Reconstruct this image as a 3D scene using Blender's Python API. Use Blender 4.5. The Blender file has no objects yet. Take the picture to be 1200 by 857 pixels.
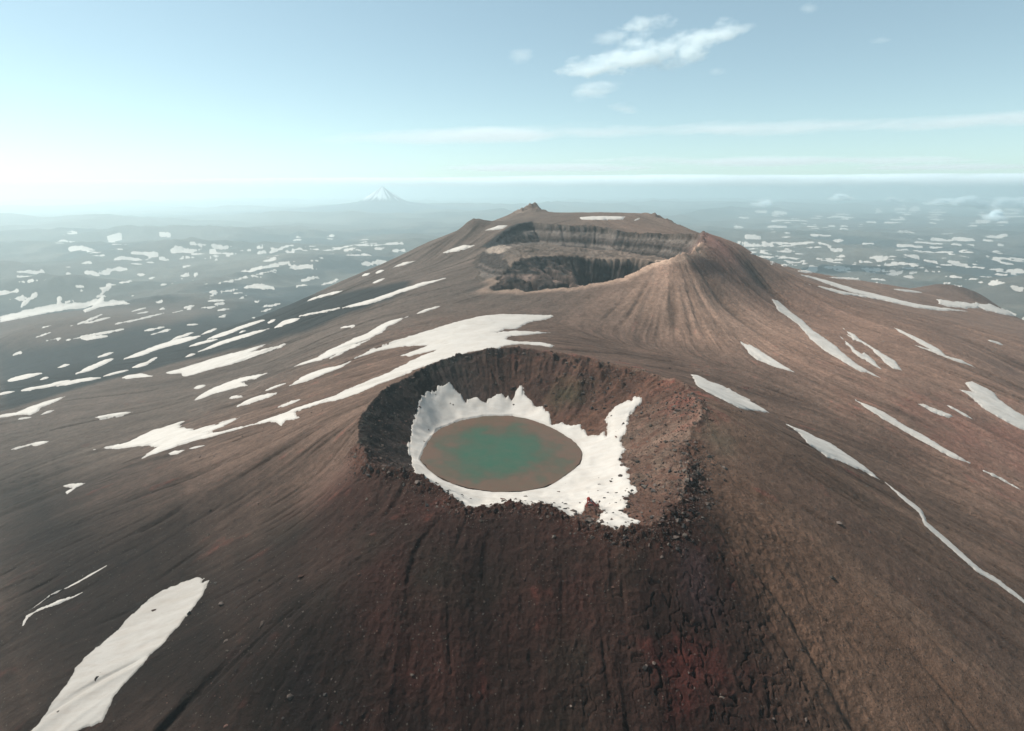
import bpy, math, random
import numpy as np
random.seed(7); rng = np.random.default_rng(7)
sc = bpy.context.scene; COL = sc.collection
F = 680.0; CX = 600.0; CY = 428.5; P = math.atan(206.5/680.0)
CP, SP = math.cos(P), math.sin(P)

# ---------------------------------------------------------------- survey: sight line + distance -> world point (camera at origin)
def pt(px, py, Y):
    u = (px-CX)/F; v = (CY-py)/F
    t = Y/(CP+v*SP)
    return (u*t, Y, t*(-SP+v*CP))
def aim(px, py):
    u = (px-CX)/F; v = (CY-py)/F
    dx, dy, dz = u, CP+v*SP, -SP+v*CP
    return math.atan2(dx, dy), dz/math.hypot(dx, dy)

# ---------------------------------------------------------------- noise
_T = rng.random((4, 256, 256)).astype(np.float32)*2-1
def vnoise(x, y, k=0):
    xi = np.floor(x); yi = np.floor(y)
    fx = (x-xi).astype(np.float32); fy = (y-yi).astype(np.float32)
    a = xi.astype(np.int64) & 255; b = yi.astype(np.int64) & 255
    a1 = (a+1) & 255; b1 = (b+1) & 255
    fx = fx*fx*fx*(fx*(fx*6-15)+10); fy = fy*fy*fy*(fy*(fy*6-15)+10)
    T = _T[k % 4]
    return (T[a, b]*(1-fx)+T[a1, b]*fx)*(1-fy)+(T[a, b1]*(1-fx)+T[a1, b1]*fx)*fy
def fbm(x, y, L, octs=4, gain=0.5, k=0, ridged=False):
    s = 0; a = 1.0; n = 0
    c, d = math.cos(0.6), math.sin(0.6)
    x = x/L+17.3*(k+1); y = y/L-9.1*(k+1)
    for i in range(octs):
        v = vnoise(x, y, i+k)
        s = s+a*((1-2*np.abs(v)) if ridged else v); n += a; a *= gain
        x, y = (x*c-y*d)*2.03+3.1, (x*d+y*c)*2.03+7.7
    return s/n
def sst(a, b, x):
    t = np.clip((x-a)/(b-a), 0, 1); return t*t*(3-2*t)
def bump(x, y, cx, cy, rx, ry, rot=0.0):
    c, s = math.cos(rot), math.sin(rot)
    u = ((x-cx)*c+(y-cy)*s)/rx; v = (-(x-cx)*s+(y-cy)*c)/ry
    return np.exp(-(u*u+v*v))

# ---------------------------------------------------------------- base landform from surveyed points
rimA = [(515,575,470),(530,585,455),(545,593,441),(600,590,446),(647,594,438),(665,607,425),(690,612,418),(716,621,408),(750,622,408),(775,612,415),(797,590,440),
        (807,560,485),(803,530,535),(806,510,570),(825,480,605),(815,465,640),(800,452,690),(770,440,735),(755,435,765),(720,430,785),
        (680,418,810),(640,411,830),(600,409,835),(560,413,820),(520,424,790),(480,440,740),(450,460,685),(430,480,635),(419,500,585),
        (428,525,535),(432,545,498),(465,552,488),(492,560,480)]
rimP = [(575,340,1380),(600,340,1360),(640,338,1350),(700,330,1350),(745,318,1370),(790,300,1380),(812,299,1450),(800,303,1550),(760,306,1640),(700,303,1700),
        (650,300,1700),(620,298,1640),(600,308,1560),(581,327,1450)]
rimC = [(566,340,1390),(600,341,1352),(640,339,1342),(700,331,1342),(745,319,1362),(792,300,1372),(812,294,1430),(830,275,1560),(815,275,1700),
        (780,274,1800),(750,273,1850),(722,270,1900),(700,265,1950),(670,264,1990),(640,263,2040),(622,260,2120),(605,264,2060),(585,276,1960),(564,290,1860),(556,310,1700),(560,325,1540)]
ctrl = list(rimA)+[r for r in rimC if r[2] > 1390 and r not in ((556,310,1700),(560,325,1540),(564,290,1860))]
ctrl += [(575,340,1380),(640,338,1350),(700,330,1350),(745,318,1370),(790,299,1380),
 (0,857,330),(300,857,292),(600,857,288),(900,857,292),(1200,857,325),
 (0,700,495),(0,600,720),(0,500,1150),(0,450,1700),(0,400,2700),(0,370,3900),
 (200,700,440),(200,600,575),(200,500,900),(200,430,1500),(200,400,2300),(200,370,3500),
 (400,700,360),(400,620,440),(600,700,360),(780,700,360),(400,540,560),(380,500,650),
 (400,450,850),(400,400,1150),(400,360,1600),(400,330,2200),(300,430,1250),(300,380,1950),
 (470,300,2300),(440,315,2400),(500,285,2200),(560,262,2150),(530,273,2180),
 (625,247,2500),(643,252,2500),(700,251,2400),(760,253,2300),(790,267,2100),(600,256,2350),(580,263,2300),(590,259.5,2330),(545,266.5,2170),
 (863,285,1680),(885,301,1750),(930,322,1900),(1025,333,2300),(1077,341,2400),(1100,362,2050),(1000,345,1950),
 (900,340,1500),(1000,360,1500),(1100,400,1300),(1200,400,1500),(1000,430,1050),(1200,470,1050),(900,400,1120),(1200,440,1250),
 (870,470,800),(925,500,720),(1030,565,620),(1110,630,545),(1200,705,475),
 (1200,600,650),(1100,520,790),(1200,540,810),(1000,480,850),(1080,560,690),(960,460,900),
 (600,392,980),(540,385,1050),(500,400,1000),(650,378,1120),(560,360,1250),(500,340,1500),(560,330,1500),(520,303,1950),(575,318,1560),
 (640,350,1280),(790,350,1230),(790,400,1080),(740,400,1050),(850,350,1300),(860,400,1100),(830,276,1560),(700,370,1170),(800,430,920),
 (470,330,1750),(840,440,900),(870,300,1560),
 (600,292,1800),(620,289,1760)]
C = np.array([pt(*c) for c in ctrl])
extra = np.array([(0,0,-470),(-600,0,-640),(600,0,-620),(0,-900,-800),(-1500,-900,-900),(1500,-900,-900),(-1800,300,-860),(1700,300,-800),
 (-500,3300,-640),(100,3500,-600),(700,3200,-560),(1400,3300,-640),(2400,3300,-760),(-1500,3600,-800),(-2600,2500,-860),(-3000,1200,-930),(-3500,4500,-930),
 (3000,2200,-780),(2600,1200,-720),(3800,3500,-930),(1800,4600,-930),(0,5000,-930),(-1800,5200,-930),(3500,0,-930),(-3600,0,-940)], float)
C = np.vstack([C, extra])
SC_ = 1000.0
def phi(r2): return 0.5*r2*np.log(r2+1e-9)
A_ = C[:, :2]/SC_; n = len(C)
D2 = ((A_[:, None]-A_[None])**2).sum(-1)
M = np.zeros((n+3, n+3)); M[:n, :n] = phi(D2)+np.eye(n)*2e-4
M[:n, n] = 1; M[:n, n+1:] = A_; M[n, :n] = 1; M[n+1:, :n] = A_.T
W = np.linalg.solve(M, np.concatenate([C[:, 2], [0, 0, 0]]))
def tps(x, y):
    out = np.empty(x.shape); xf = x.ravel()/SC_; yf = y.ravel()/SC_; o = out.ravel()
    for s in range(0, len(xf), 40000):
        a = xf[s:s+40000]; b = yf[s:s+40000]
        r2 = (a[:, None]-A_[:, 0])**2+(b[:, None]-A_[:, 1])**2
        o[s:s+40000] = phi(r2) @ W[:n]+W[n]+W[n+1]*a+W[n+2]*b
    return o.reshape(x.shape)
PLAIN = -950.0

class Grid:
    def __init__(s, x0, x1, y0, y1, d):
        s.x0, s.y0, s.d = x0, y0, d
        s.x = np.arange(x0, x1+d, d); s.y = np.arange(y0, y1+d, d)
        s.X, s.Y = np.meshgrid(s.x, s.y)
    def inside(s, x, y, m=3):
        return (x > s.x[m]) & (x < s.x[-1-m]) & (y > s.y[m]) & (y < s.y[-1-m])
    def lin(s, A, x, y):
        fx = np.clip((x-s.x0)/s.d, 0, len(s.x)-1.001); fy = np.clip((y-s.y0)/s.d, 0, len(s.y)-1.001)
        i = fx.astype(int); j = fy.astype(int); fx = fx-i; fy = fy-j
        return (A[j, i]*(1-fx)+A[j, i+1]*fx)*(1-fy)+(A[j+1, i]*(1-fx)+A[j+1, i+1]*fx)*fy
    def cub(s, A, x, y):
        fx = np.clip((x-s.x0)/s.d, 1, len(s.x)-3.001); fy = np.clip((y-s.y0)/s.d, 1, len(s.y)-3.001)
        i = fx.astype(int); j = fy.astype(int); fx = fx-i; fy = fy-j
        def w(t): return [((-t+2)*t-1)*t/2, (3*t*t*t-5*t*t+2)/2, ((-3*t+4)*t+1)*t/2, (t-1)*t*t/2]
        wx, wy = w(fx), w(fy); r = 0
        for b in range(4):
            q = 0
            for a in range(4): q = q+A[j+b-1, i+a-1]*wx[a]
            r = r+q*wy[b]
        return r
G0 = Grid(-4200, 4200, -1200, 5600, 14.0)
B0 = tps(G0.X, G0.Y)
B0 = np.maximum(B0, PLAIN-30)
edge = np.minimum.reduce([sst(-4200, -3000, G0.X), 1-sst(3000, 4200, G0.X), sst(-1200, -600, G0.Y), 1-sst(4200, 5500, G0.Y)])
B0 = PLAIN+(B0-PLAIN)*edge
def base(x, y):
    far = PLAIN+0*x
    m = G0.inside(x, y); out = np.array(far, float)
    out[m] = G0.cub(B0, x[m], y[m]); return out

# ---------------------------------------------------------------- crater outlines (world XY, star-shaped about a centre)
def outline(pts, c, smooth=3):
    q = np.array([pt(*p)[:2] if len(p) == 3 else p for p in pts])-np.array(c)
    a = np.arctan2(q[:, 1], q[:, 0]); r = np.hypot(q[:, 0], q[:, 1]); o = np.argsort(a); a, r = a[o], r[o]
    A = np.linspace(-math.pi, math.pi, 721)
    R = np.interp(A, np.concatenate([a-2*math.pi, a, a+2*math.pi]), np.tile(r, 3))
    for _ in range(smooth): R[:-1] = (np.roll(R[:-1], 2)+2*R[:-1]+np.roll(R[:-1], -2))/4; R[-1] = R[0]
    return A, R
LAKE_Z = -287.0
def on_z(px, py, z):
    _, s = aim(px, py); p = pt(px, py, 1.0); k = z/p[2]; return (p[0]*k, k)
lake_px = [(492,539),(500,520),(513,504),(540,493),(567,488),(601,487.5),(631,495),(657,507),(676,520),(683,533),(680,544),(663,557),(641,571),(609,577),(577,577),(548,573),(519,563),(500,549)]
cA = (-5.0, 605.0)
LAKE = [on_z(x, y, LAKE_Z) for x, y in lake_px]
oA = outline(rimA, cA); oL = outline(LAKE, cA, 1)
cP = (190.0, 1520.0); oP = outline(rimP, cP, 3)
cC = (230.0, 1700.0); oC = outline(rimC, cC, 1)
def polar(x, y, c): return np.arctan2(y-c[1], x-c[0]), np.hypot(x-c[0], y-c[1])
zA = base(cA[0]+oA[1]*np.cos(oA[0]), cA[1]+oA[1]*np.sin(oA[0]))
def landform(x, y):
    """big shapes only: base + caldera + pit + near crater; also returns masks"""
    z = base(x, y)
    # hump on the right shoulder, summit peaks
    z = z+105*bump(x, y, 2000, 2590, 190, 170)-30*bump(x, y, 2010, 2640, 60, 70)
    def crag(px, py, r): return np.exp(-np.hypot(x-px, y-py)/r)
    z = z+(34+40*fbm(x, y, 26, 4, .6, k=1))*crag(90, 2500, 34)+(10+26*fbm(x, y, 18, 3, k=2))*crag(40, 2460, 26)+(20+26*fbm(x, y, 20, 3, k=1))*crag(545, 2290, 26)+(10+20*fbm(x, y, 16, 3, k=2))*crag(600, 2240, 22)
    z = z+20*bump(x, y, -137, 2160, 42, 60)*(1+.3*fbm(x, y, 20, 2))+5*np.clip(fbm(x, y, 60, 3, k=3), 0, 1)*bump(x, y, 300, 2480, 400, 120)
    # caldera
    a, r = polar(x, y, cC); R = np.interp(a, *oC)*(1+.018*vnoise(a*9, a*0+3.3)+.012*vnoise(a*31, a*0+8.1)+.006*vnoise(a*90, a*0+1.1)); s = r/R
    bench = -184-6*(x-150)/200.0+7*fbm(x, y, 60, 3)+.02*(y-1700)
    sj = s+.02*fbm(x, y, 45, 3, k=1); g = .60*np.clip((sj-.80)/.15, 0, 1)**1.1+.12*sst(.87, .885, sj)*(1-0)+.28*sst(.955, .975, sj); q6 = g*7; g = .45*g+.55*(np.floor(q6)+sst(.3, .75, q6-np.floor(q6)))/7; g = np.clip(g, 0, 1)
    zc = bench+(z-bench)*g
    mC = (s < 1)
    z1 = np.where(mC & (y > 1400), np.minimum(zc, z+2), z)
    z1 = z+(z1-z)*sst(1400, 1500, y)
    capC = np.where(mC, s, 2.0)
    # pit
    a, r = polar(x, y, cP); R = np.interp(a, *oP)*(1+.03*vnoise(a*7+5, a*0+2.2)+.02*vnoise(a*22, a*0+5.1)+.008*vnoise(a*70, a*0+9.1)); sP = r/R
    rib = np.abs(vnoise(a*9+3*sP, sP*2.0))
    west = sst(-.1, .75, np.cos(a-2.75))
    t = np.clip((1-sP)/(.42+.45*west), 0, 1)
    dep = t**(.6+.35*west)*(155-35*west)
    rb2 = np.abs(vnoise(x*.022+y*.030+.15*fbm(x, y, 30, 2), y*.006-x*.004, 2))
    dep = dep*(1-.34*(rib**.7)*sst(0, .3, t)*(1-t*.4)*(1-west))*(1-west*.55*sst(.02, .3, rb2)*sst(0, .15, t))+8*fbm(x, y, 30, 3, k=1)*sst(0, .1, t)
    z2 = z1-np.where(sP < 1, dep, 0)
    # near crater
    a, r = polar(x, y, cA)
    R = np.interp(a, *oA)*(1+.010*vnoise(a*12, a*0+4.4)+.008*vnoise(a*40, a*0+6.1)+.005*vnoise(a*110, a*0+2.1))
    Rl = np.interp(a, *oL); sA = r/R
    zr = np.interp(a, oA[0], zA)
    t = np.clip((r-Rl)/(R-Rl), 0, 1)
    east = sst(-.2, .9, np.cos(a+.1))
    g = np.where(t < .82, t**1.35*.86/.82**1.35, .86+.14*(np.clip(t-.82,0,1)/.18)**.8)
    g = g*(1-.10*np.abs(vnoise(a*8+1, t*1.5))*sst(.1, .5, t)*(1-t)*2)
    zi = LAKE_Z-.8+(zr-LAKE_Z+.8)*g
    z3 = np.where(sA < 1, zi, z2)
    lip = 3.0*np.exp(-((sA-1.0)/.03)**2)*sst(.2, 1., vnoise(a*5, a*0+7)+.8)
    z3 = z3+lip
    return z3, dict(sC=capC, sP=sP, sA=sA, tA=t, aA=a, aP=np.arctan2(y-cP[1], x-cP[0]))

# ---------------------------------------------------------------- downslope streaks (line integral along the fall line)
def streaks(G, seeds, L, blur):
    z, m = landform(G.X, G.Y)
    z = z+6*fbm(G.X, G.Y, 160, 3, k=2)
    for _ in range(2): z = (np.roll(z, 1, 0)+np.roll(z, -1, 0)+np.roll(z, 1, 1)+np.roll(z, -1, 1)+z)/5
    gy, gx = np.gradient(z, G.d); s = np.hypot(gx, gy)+1e-6; ux, uy = gx/s, gy/s
    kx, ky = 395-G.X, 1470-G.Y; kd = np.hypot(kx, ky)+1; wk = np.clip(bump(G.X, G.Y, 400, 1200, 300, 210)*1.5, 0, 1)
    ux = ux*(1-wk)+wk*kx/kd; uy = uy*(1-wk)+wk*ky/kd; q = np.hypot(ux, uy)+1e-6; ux, uy = ux/q, uy/q
    H, Wd = z.shape; outs = []
    N = [rng.standard_normal(z.shape).astype(np.float32) for _ in range(seeds)]
    for k, nz in enumerate(N):
        for _ in range(blur[k]): nz = (np.roll(nz, 1, 0)+np.roll(nz, -1, 0)+np.roll(nz, 1, 1)+np.roll(nz, -1, 1)+nz)/5
        N[k] = nz
    acc = [nz.copy() for nz in N]; jj, ii = np.meshgrid(np.arange(H), np.arange(Wd), indexing='ij')
    for sg in (1, -1):
        py = jj.astype(np.float32); px = ii.astype(np.float32)
        for st in range(L):
            a = np.clip(np.rint(py).astype(np.int32), 0, H-1); b = np.clip(np.rint(px).astype(np.int32), 0, Wd-1)
            px += sg*ux[a, b]; py += sg*uy[a, b]
            a = np.clip(np.rint(py).astype(np.int32), 0, H-1); b = np.clip(np.rint(px).astype(np.int32), 0, Wd-1)
            w = 1-st/L
            for k in range(seeds): acc[k] += w*N[k][a, b]
    return [((q-q.mean())/q.std()).astype(np.float32) for q in acc], s
G1 = Grid(-2900, 2900, -100, 4100, 5.0)
(st1, st2), slope1 = streaks(G1, 2, 34, (1, 8))
G2 = Grid(-620, 720, 120, 1180, 1.25)
(st3, st4), slope2 = streaks(G2, 2, 34, (1, 8))

# ---------------------------------------------------------------- terrain sheet (polar rows round the camera foot, fine where it shows large)
def make_rows():
    r = [0.0, 15, 40, 80, 120, 150, 175, 195, 210, 222]
    while r[-1] < 232: r.append(r[-1]+5)
    while r[-1] < 150000:
        q = r[-1]
        if q < 2600: d = q/680*1.22 if q > 300 else .9
        else: d = max(q*q/850/680*.85, q/600)
        if 395 < q < 520 : d = .62
        if 1620 < q < 2080: d = 2.3
        r.append(q+min(d, 4000))
    return np.array(r)
rows = make_rows()
az = [0.0]
while az[-1] < math.radians(49): az.append(az[-1]+.00165)
while az[-1] < math.pi*.97: az.append(az[-1]*1.06)
az = np.array(sorted([-a for a in az[1:]]+az))
NR, NC = len(rows), len(az)
RR, AZ = np.meshgrid(rows, az, indexing='ij')
X = RR*np.sin(AZ); Y = RR*np.cos(AZ)
Z, MK = landform(X, Y)
in1 = G1.inside(X, Y); in2 = G2.inside(X, Y)
e1 = np.where(in1, np.minimum.reduce([sst(-2900, -2600, X), 1-sst(2500, 2850, X), sst(-100, 0, Y), 1-sst(3800, 4080, Y)]), 0)
e2 = np.where(in2, np.minimum.reduce([sst(-620, -560, X), 1-sst(640, 710, X), sst(120, 180, Y), 1-sst(1100, 1175, Y)]), 0)
S1 = G1.lin(st1, X, Y)*e1; S2 = G1.lin(st2, X, Y)*e1; S3 = G2.lin(st3, X, Y)*e2; S4 = G2.lin(st4, X, Y)*e2
SL = G1.lin(slope1, X, Y)*e1
floorA = 1-sst(0.0, .06, MK['tA']); floorA = np.where(MK['sA'] < 1, floorA, 0)
inA = MK['sA'] < 1.0; inP = MK['sP'] < 1; inC = MK['sC'] < 1
keep = 1-np.clip(floorA, 0, 1)
onmtn = sst(-945, -860, Z)
sl = np.clip(SL/.35, 0, 1.3)
gully = np.minimum(S2, 0)*-1
det = 0*Z
cone = bump(X, Y, 400, 1220, 260, 170)
det += (-1.5*np.clip(-S2-.5, 0, 2.5)-.5*np.abs(S2)+.4*S1-3.4*np.clip(-S1-1.25, 0, 2)*(1-cone))*sl*onmtn*(1-e2*.55)*np.where(inC & (Y > 1400), .45, 1)
near = e2*keep
det += near*(.26*S4-1.5*np.clip(-S4-1.35, 0, 2)-.12*np.abs(S3))*np.where(inA, .9, 1)*np.clip(sl, .3, 1)
# deep gullies on the cone in front of the pit
det += -1.5*cone*(.35+.9*sst(-.5, .6, fbm(X, Y, 90, 3, k=2)))*np.clip(np.abs(S1)-.3, 0, 3)**1.2
det += keep*(1.0*fbm(X, Y, 40, 4, k=1)*onmtn*np.where(RR < 900, .8, 1.6))
# plain relief
pl = 1-sst(-900, -780, Z)
rr = np.maximum(RR, 1)
plain = pl*(60*fbm(X, Y, 900, 5, k=1)+160*np.clip(fbm(X, Y, 2600, 5, k=1, ridged=True), 0, 1)*sst(4000, 6000, RR)*(1-sst(14000, 20000, RR))+16*fbm(X, Y, 260, 4, k=3)*np.where(RR < 20000, 1, 0)+70*fbm(X, Y, 5200, 4, k=2)*sst(4000, 12000, RR)+np.clip(fbm(X, Y, 11000, 5, k=3, ridged=True)-.12, 0, 1)*520*sst(11000, 26000, RR))
hills = 150*bump(X, Y, -4400, 5600, 1100, 520, .1)+95*bump(X, Y, -1500, 5400, 700, 420)+120*bump(X, Y, -5400, 9000, 1600, 800)+90*bump(X, Y, -3000, 7600, 900, 500)+150*bump(X, Y, -8200, 12500, 2600, 900)
hills *= (1+.35*fbm(X, Y, 500, 4, k=1))
plain += pl*hills
# scoria lumps on the near crater's flank and rim
lump = fbm(X, Y, 7, 3, .55, k=2, ridged=True)
frontrim = np.exp(-((MK['sA']-1.03)/.05)**2)*np.where(Y < 560, 1, .35)
front = sst(-260, -60, X)*(1-sst(190, 330, X))*(1-sst(430, 560, Y))*sst(150, 240, Y)
front = np.where(MK['sA'] > .99, front, 0)
det += e2*keep*(front*(.9*lump+.8*fbm(X, Y, 3.2, 3, .6, k=1)+1.0*fbm(X, Y, 18, 3, k=2))+frontrim*5.0*np.clip(fbm(X, Y, 5, 4, .65, k=3)+.08, -.1, 1))
wallA = np.where(inA, 1, 0)*keep*near
det += wallA*(1.1*fbm(X, Y, 3.5, 3, .6, k=3)+.9*lump*sst(.35, .8, MK['tA'])+1.6*fbm(X, Y, 16, 3, k=2))
outc = np.clip(fbm(X, Y, 14, 4, .62, k=1)-.08, 0, 1)*sst(.35, .6, MK['tA'])*(1-sst(.93, 1, MK['tA']))
det += wallA*outc*9*np.clip(bump(X, Y, 110, 770, 90, 60)+bump(X, Y, 20, 800, 60, 30)*.6+.15, 0, 1)
det += wallA*2.2*np.clip(fbm(X, Y, 4, 3, .65, k=3), 0, 1)*sst(.8, .93, MK['tA'])
# right-hand ridge crag and block outcrops
ro = bump(X, Y, 172, 505, 9, 40, -.1)+.9*bump(X, Y, 196, 520, 12, 16)+bump(X, Y, 205, 620, 14, 18)
det += ro*3.0*np.clip(fbm(X, Y, 5, 3, .7, k=1)+.15, 0, 1)
# lava crack on the front flank (lower right of centre)
crk = sst(.86, .97, 1-np.abs(vnoise(X/13+.8*vnoise(X/6, Y/6, 2), Y/22+.6*vnoise(X/5, Y/5, 1), 3))); crk = crk*np.clip(bump(X, Y, 135, 330, 75, 55)*1.4+.5*fbm(X, Y, 30, 3)-.25, 0, 1)*e2
det -= 3.4*crk
# red outcrop standing on the crater snow
ox, oy = on_z(690, 596, -276)
ob = bump(X, Y, ox, oy, 7.5, 5.5); det += ob*(10+3*fbm(X, Y, 4, 3, k=2))+bump(X, Y, ox+1, oy-11, 9, 8)*5
wall = (inP | (inC & (Y > 1500)))
det += np.where(wall, 1, 0)*(2.4*fbm(X, Y, 16, 4, .6, k=3, ridged=True)+3.4*fbm(X, Y, 8, 3, .6, k=1))*onmtn
lava = pl*np.clip(bump(X, Y, -2600, 3900, 2200, 560, -.35)*1.6+fbm(X, Y, 500, 4)*.5-.35, 0, 1)
det += lava*7*fbm(X, Y, 45, 4, .6, k=2)
Z = Z+det+plain
Z = np.where(pl > .99, Z, Z)
Z -= np.where(RR > 8000, (RR-8000)**2/(2*7.4e6), 0)
Zf = Z

# ---------------------------------------------------------------- mesh helper
def mesh_obj(name, V, Fq, mat=None, parent=None, smooth=True, attrs=None):
    me = bpy.data.meshes.new(name); k = Fq.shape[1]
    me.vertices.add(len(V)); me.vertices.foreach_set('co', np.ascontiguousarray(V, np.float32).ravel())
    me.loops.add(Fq.size); me.loops.foreach_set('vertex_index', np.ascontiguousarray(Fq, np.int32).ravel())
    me.polygons.add(len(Fq)); me.polygons.foreach_set('loop_start', np.arange(0, Fq.size, k, dtype=np.int32))
    me.polygons.foreach_set('loop_total', np.full(len(Fq), k, np.int32))
    me.polygons.foreach_set('use_smooth', np.full(len(Fq), smooth))
    me.update(calc_edges=True)
    for nm, A in (attrs or {}).items():
        at = me.color_attributes.new(nm, 'FLOAT_COLOR', 'POINT')
        q = np.ones((len(V), 4), np.float32); q[:, :A.shape[1]] = A; at.data.foreach_set('color', q.ravel())
    if mat: me.materials.append(mat)
    o = bpy.data.objects.new(name, me); COL.objects.link(o)
    if parent: o.parent = parent
    return o
def tag(o, label=None, cat=None, group=None, kind=None):
    if label: o['label'] = label
    if cat: o['category'] = cat
    if group: o['group'] = group
    if kind: o['kind'] = kind
    return o

# ---------------------------------------------------------------- materials
def new_mat(name):
    m = bpy.data.materials.new(name); m.use_nodes = True; nt = m.node_tree; nt.nodes.clear(); return m, nt
def N_(nt, t, **kw):
    n = nt.nodes.new(t)
    for k, v in kw.items():
        if k in n.inputs.keys() if isinstance(k, str) else False: n.inputs[k].default_value = v
        else: setattr(n, k, v)
    return n
def nz(nt, co, scale, detail=5, rough=.6):
    n = nt.nodes.new('ShaderNodeTexNoise'); n.inputs['Scale'].default_value = scale
    n.inputs['Detail'].default_value = detail; n.inputs['Roughness'].default_value = rough
    nt.links.new(co, n.inputs['Vector']); return n.outputs['Fac']
def mrange(nt, v, a, b, c, d):
    n = nt.nodes.new('ShaderNodeMapRange'); nt.links.new(v, n.inputs[0])
    for i, q in enumerate((a, b, c, d)): n.inputs[i+1].default_value = q
    return n.outputs[0]
def mth(nt, op, a, b=None):
    n = nt.nodes.new('ShaderNodeMath'); n.operation = op
    for i, q in enumerate((a, b)):
        if q is None: continue
        if isinstance(q, (int, float)): n.inputs[i].default_value = q
        else: nt.links.new(q, n.inputs[i])
    return n.outputs[0]
def mixc(nt, f, a, b, mode='MIX'):
    n = nt.nodes.new('ShaderNodeMix'); n.data_type = 'RGBA'; n.blend_type = mode
    for i, q in ((0, f), (6, a), (7, b)):
        if isinstance(q, (int, float)): n.inputs[i].default_value = q
        elif isinstance(q, tuple): n.inputs[i].default_value = (*q, 1)
        else: nt.links.new(q, n.inputs[i])
    return n.outputs[2]

def ground_material():
    m, nt = new_mat('volcanic_ground'); out = nt.nodes.new('ShaderNodeOutputMaterial'); b = nt.nodes.new('ShaderNodeBsdfPrincipled')
    nt.links.new(b.outputs[0], out.inputs[0]); b.inputs['Roughness'].default_value = .95
    b.inputs['Specular IOR Level'].default_value = .12
    tc = nt.nodes.new('ShaderNodeTexCoord'); co = tc.outputs['Object']
    at = nt.nodes.new('ShaderNodeAttribute'); at.attribute_name = 'Col'
    col = at.outputs['Color']; rough_amt = at.outputs['Alpha']
    n1 = nz(nt, co, .9, 6, .72); n2 = nz(nt, co, .12, 6, .65); n3 = nz(nt, co, .018, 6, .6)
    f = mth(nt, 'MULTIPLY', mrange(nt, n1, .25, .75, .55, 1.45), mrange(nt, n2, .25, .75, .62, 1.38))
    f = mth(nt, 'MULTIPLY', f, mrange(nt, n3, .25, .75, .82, 1.18))
    g = nt.nodes.new('ShaderNodeCombineColor')
    for i in range(3): nt.links.new(f, g.inputs[i])
    c = mixc(nt, 1.0, col, g.outputs[0], 'MULTIPLY')
    # pale pebbles and dark blocks
    v = nt.nodes.new('ShaderNodeTexVoronoi'); v.inputs['Scale'].default_value = .55; nt.links.new(co, v.inputs['Vector'])
    cell = nt.nodes.new('ShaderNodeSeparateColor'); nt.links.new(v.outputs['Color'], cell.inputs[0])
    st = mth(nt, 'MULTIPLY', mth(nt, 'LESS_THAN', v.outputs['Distance'], .34), mth(nt, 'GREATER_THAN', cell.outputs[0], .965))
    c = mixc(nt, mth(nt, 'MULTIPLY', st, .3), c, (.16, .14, .12))
    dk = mth(nt, 'MULTIPLY', mth(nt, 'LESS_THAN', v.outputs['Distance'], .42), mth(nt, 'LESS_THAN', cell.outputs[1], .09))
    c = mixc(nt, mth(nt, 'MULTIPLY', dk, .6), c, (.02, .018, .017))
    nt.links.new(c, b.inputs['Base Color'])
    h = mth(nt, 'ADD', mth(nt, 'MULTIPLY', n1, .8), mth(nt, 'MULTIPLY', n2, 2.6))
    h = mth(nt, 'ADD', h, mth(nt, 'MULTIPLY', mth(nt, 'ADD', st, dk), .35))
    bp = nt.nodes.new('ShaderNodeBump'); bp.inputs['Distance'].default_value = 1.0; bp.inputs['Strength'].default_value = .9
    nt.links.new(h, bp.inputs['Height']); nt.links.new(bp.outputs[0], b.inputs['Normal'])
    return m
def snow_material():
    m, nt = new_mat('old_snow'); out = nt.nodes.new('ShaderNodeOutputMaterial'); b = nt.nodes.new('ShaderNodeBsdfPrincipled')
    nt.links.new(b.outputs[0], out.inputs[0]); b.inputs['Roughness'].default_value = .8; b.inputs['Specular IOR Level'].default_value = .2
    tc = nt.nodes.new('ShaderNodeTexCoord'); co = tc.outputs['Object']
    n1 = nz(nt, co, .035, 6, .65); n2 = nz(nt, co, .45, 5, .7)
    mp = nt.nodes.new('ShaderNodeMapping'); nt.links.new(co, mp.inputs[0]); mp.inputs['Rotation'].default_value = (0, 0, .6); mp.inputs['Scale'].default_value = (.3, 1.6, 1)
    n3 = nz(nt, mp.outputs[0], .12, 6, .7)
    c = mixc(nt, mrange(nt, n1, .42, .72, 0, .55), (.44, .415, .385), (.345, .315, .28))
    c = mixc(nt, mrange(nt, n3, .46, .70, 0, .5), c, (.36, .31, .27))
    c = mixc(nt, mrange(nt, n2, .6, .8, 0, .25), c, (.5, .46, .42))
    at = nt.nodes.new('ShaderNodeAttribute'); at.attribute_name = 'Col'
    c = mixc(nt, 1.0, c, at.outputs['Color'], 'MULTIPLY')
    nt.links.new(c, b.inputs['Base Color'])
    bp = nt.nodes.new('ShaderNodeBump'); bp.inputs['Distance'].default_value = 1; bp.inputs['Strength'].default_value = .35
    nt.links.new(mth(nt, 'ADD', mth(nt, 'MULTIPLY', n2, .5), mth(nt, 'MULTIPLY', n3, 1.2)), bp.inputs['Height']); nt.links.new(bp.outputs[0], b.inputs['Normal'])
    return m
GM = ground_material(); SM = snow_material()

TAN = Z/np.maximum(RR, .1)
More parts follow.
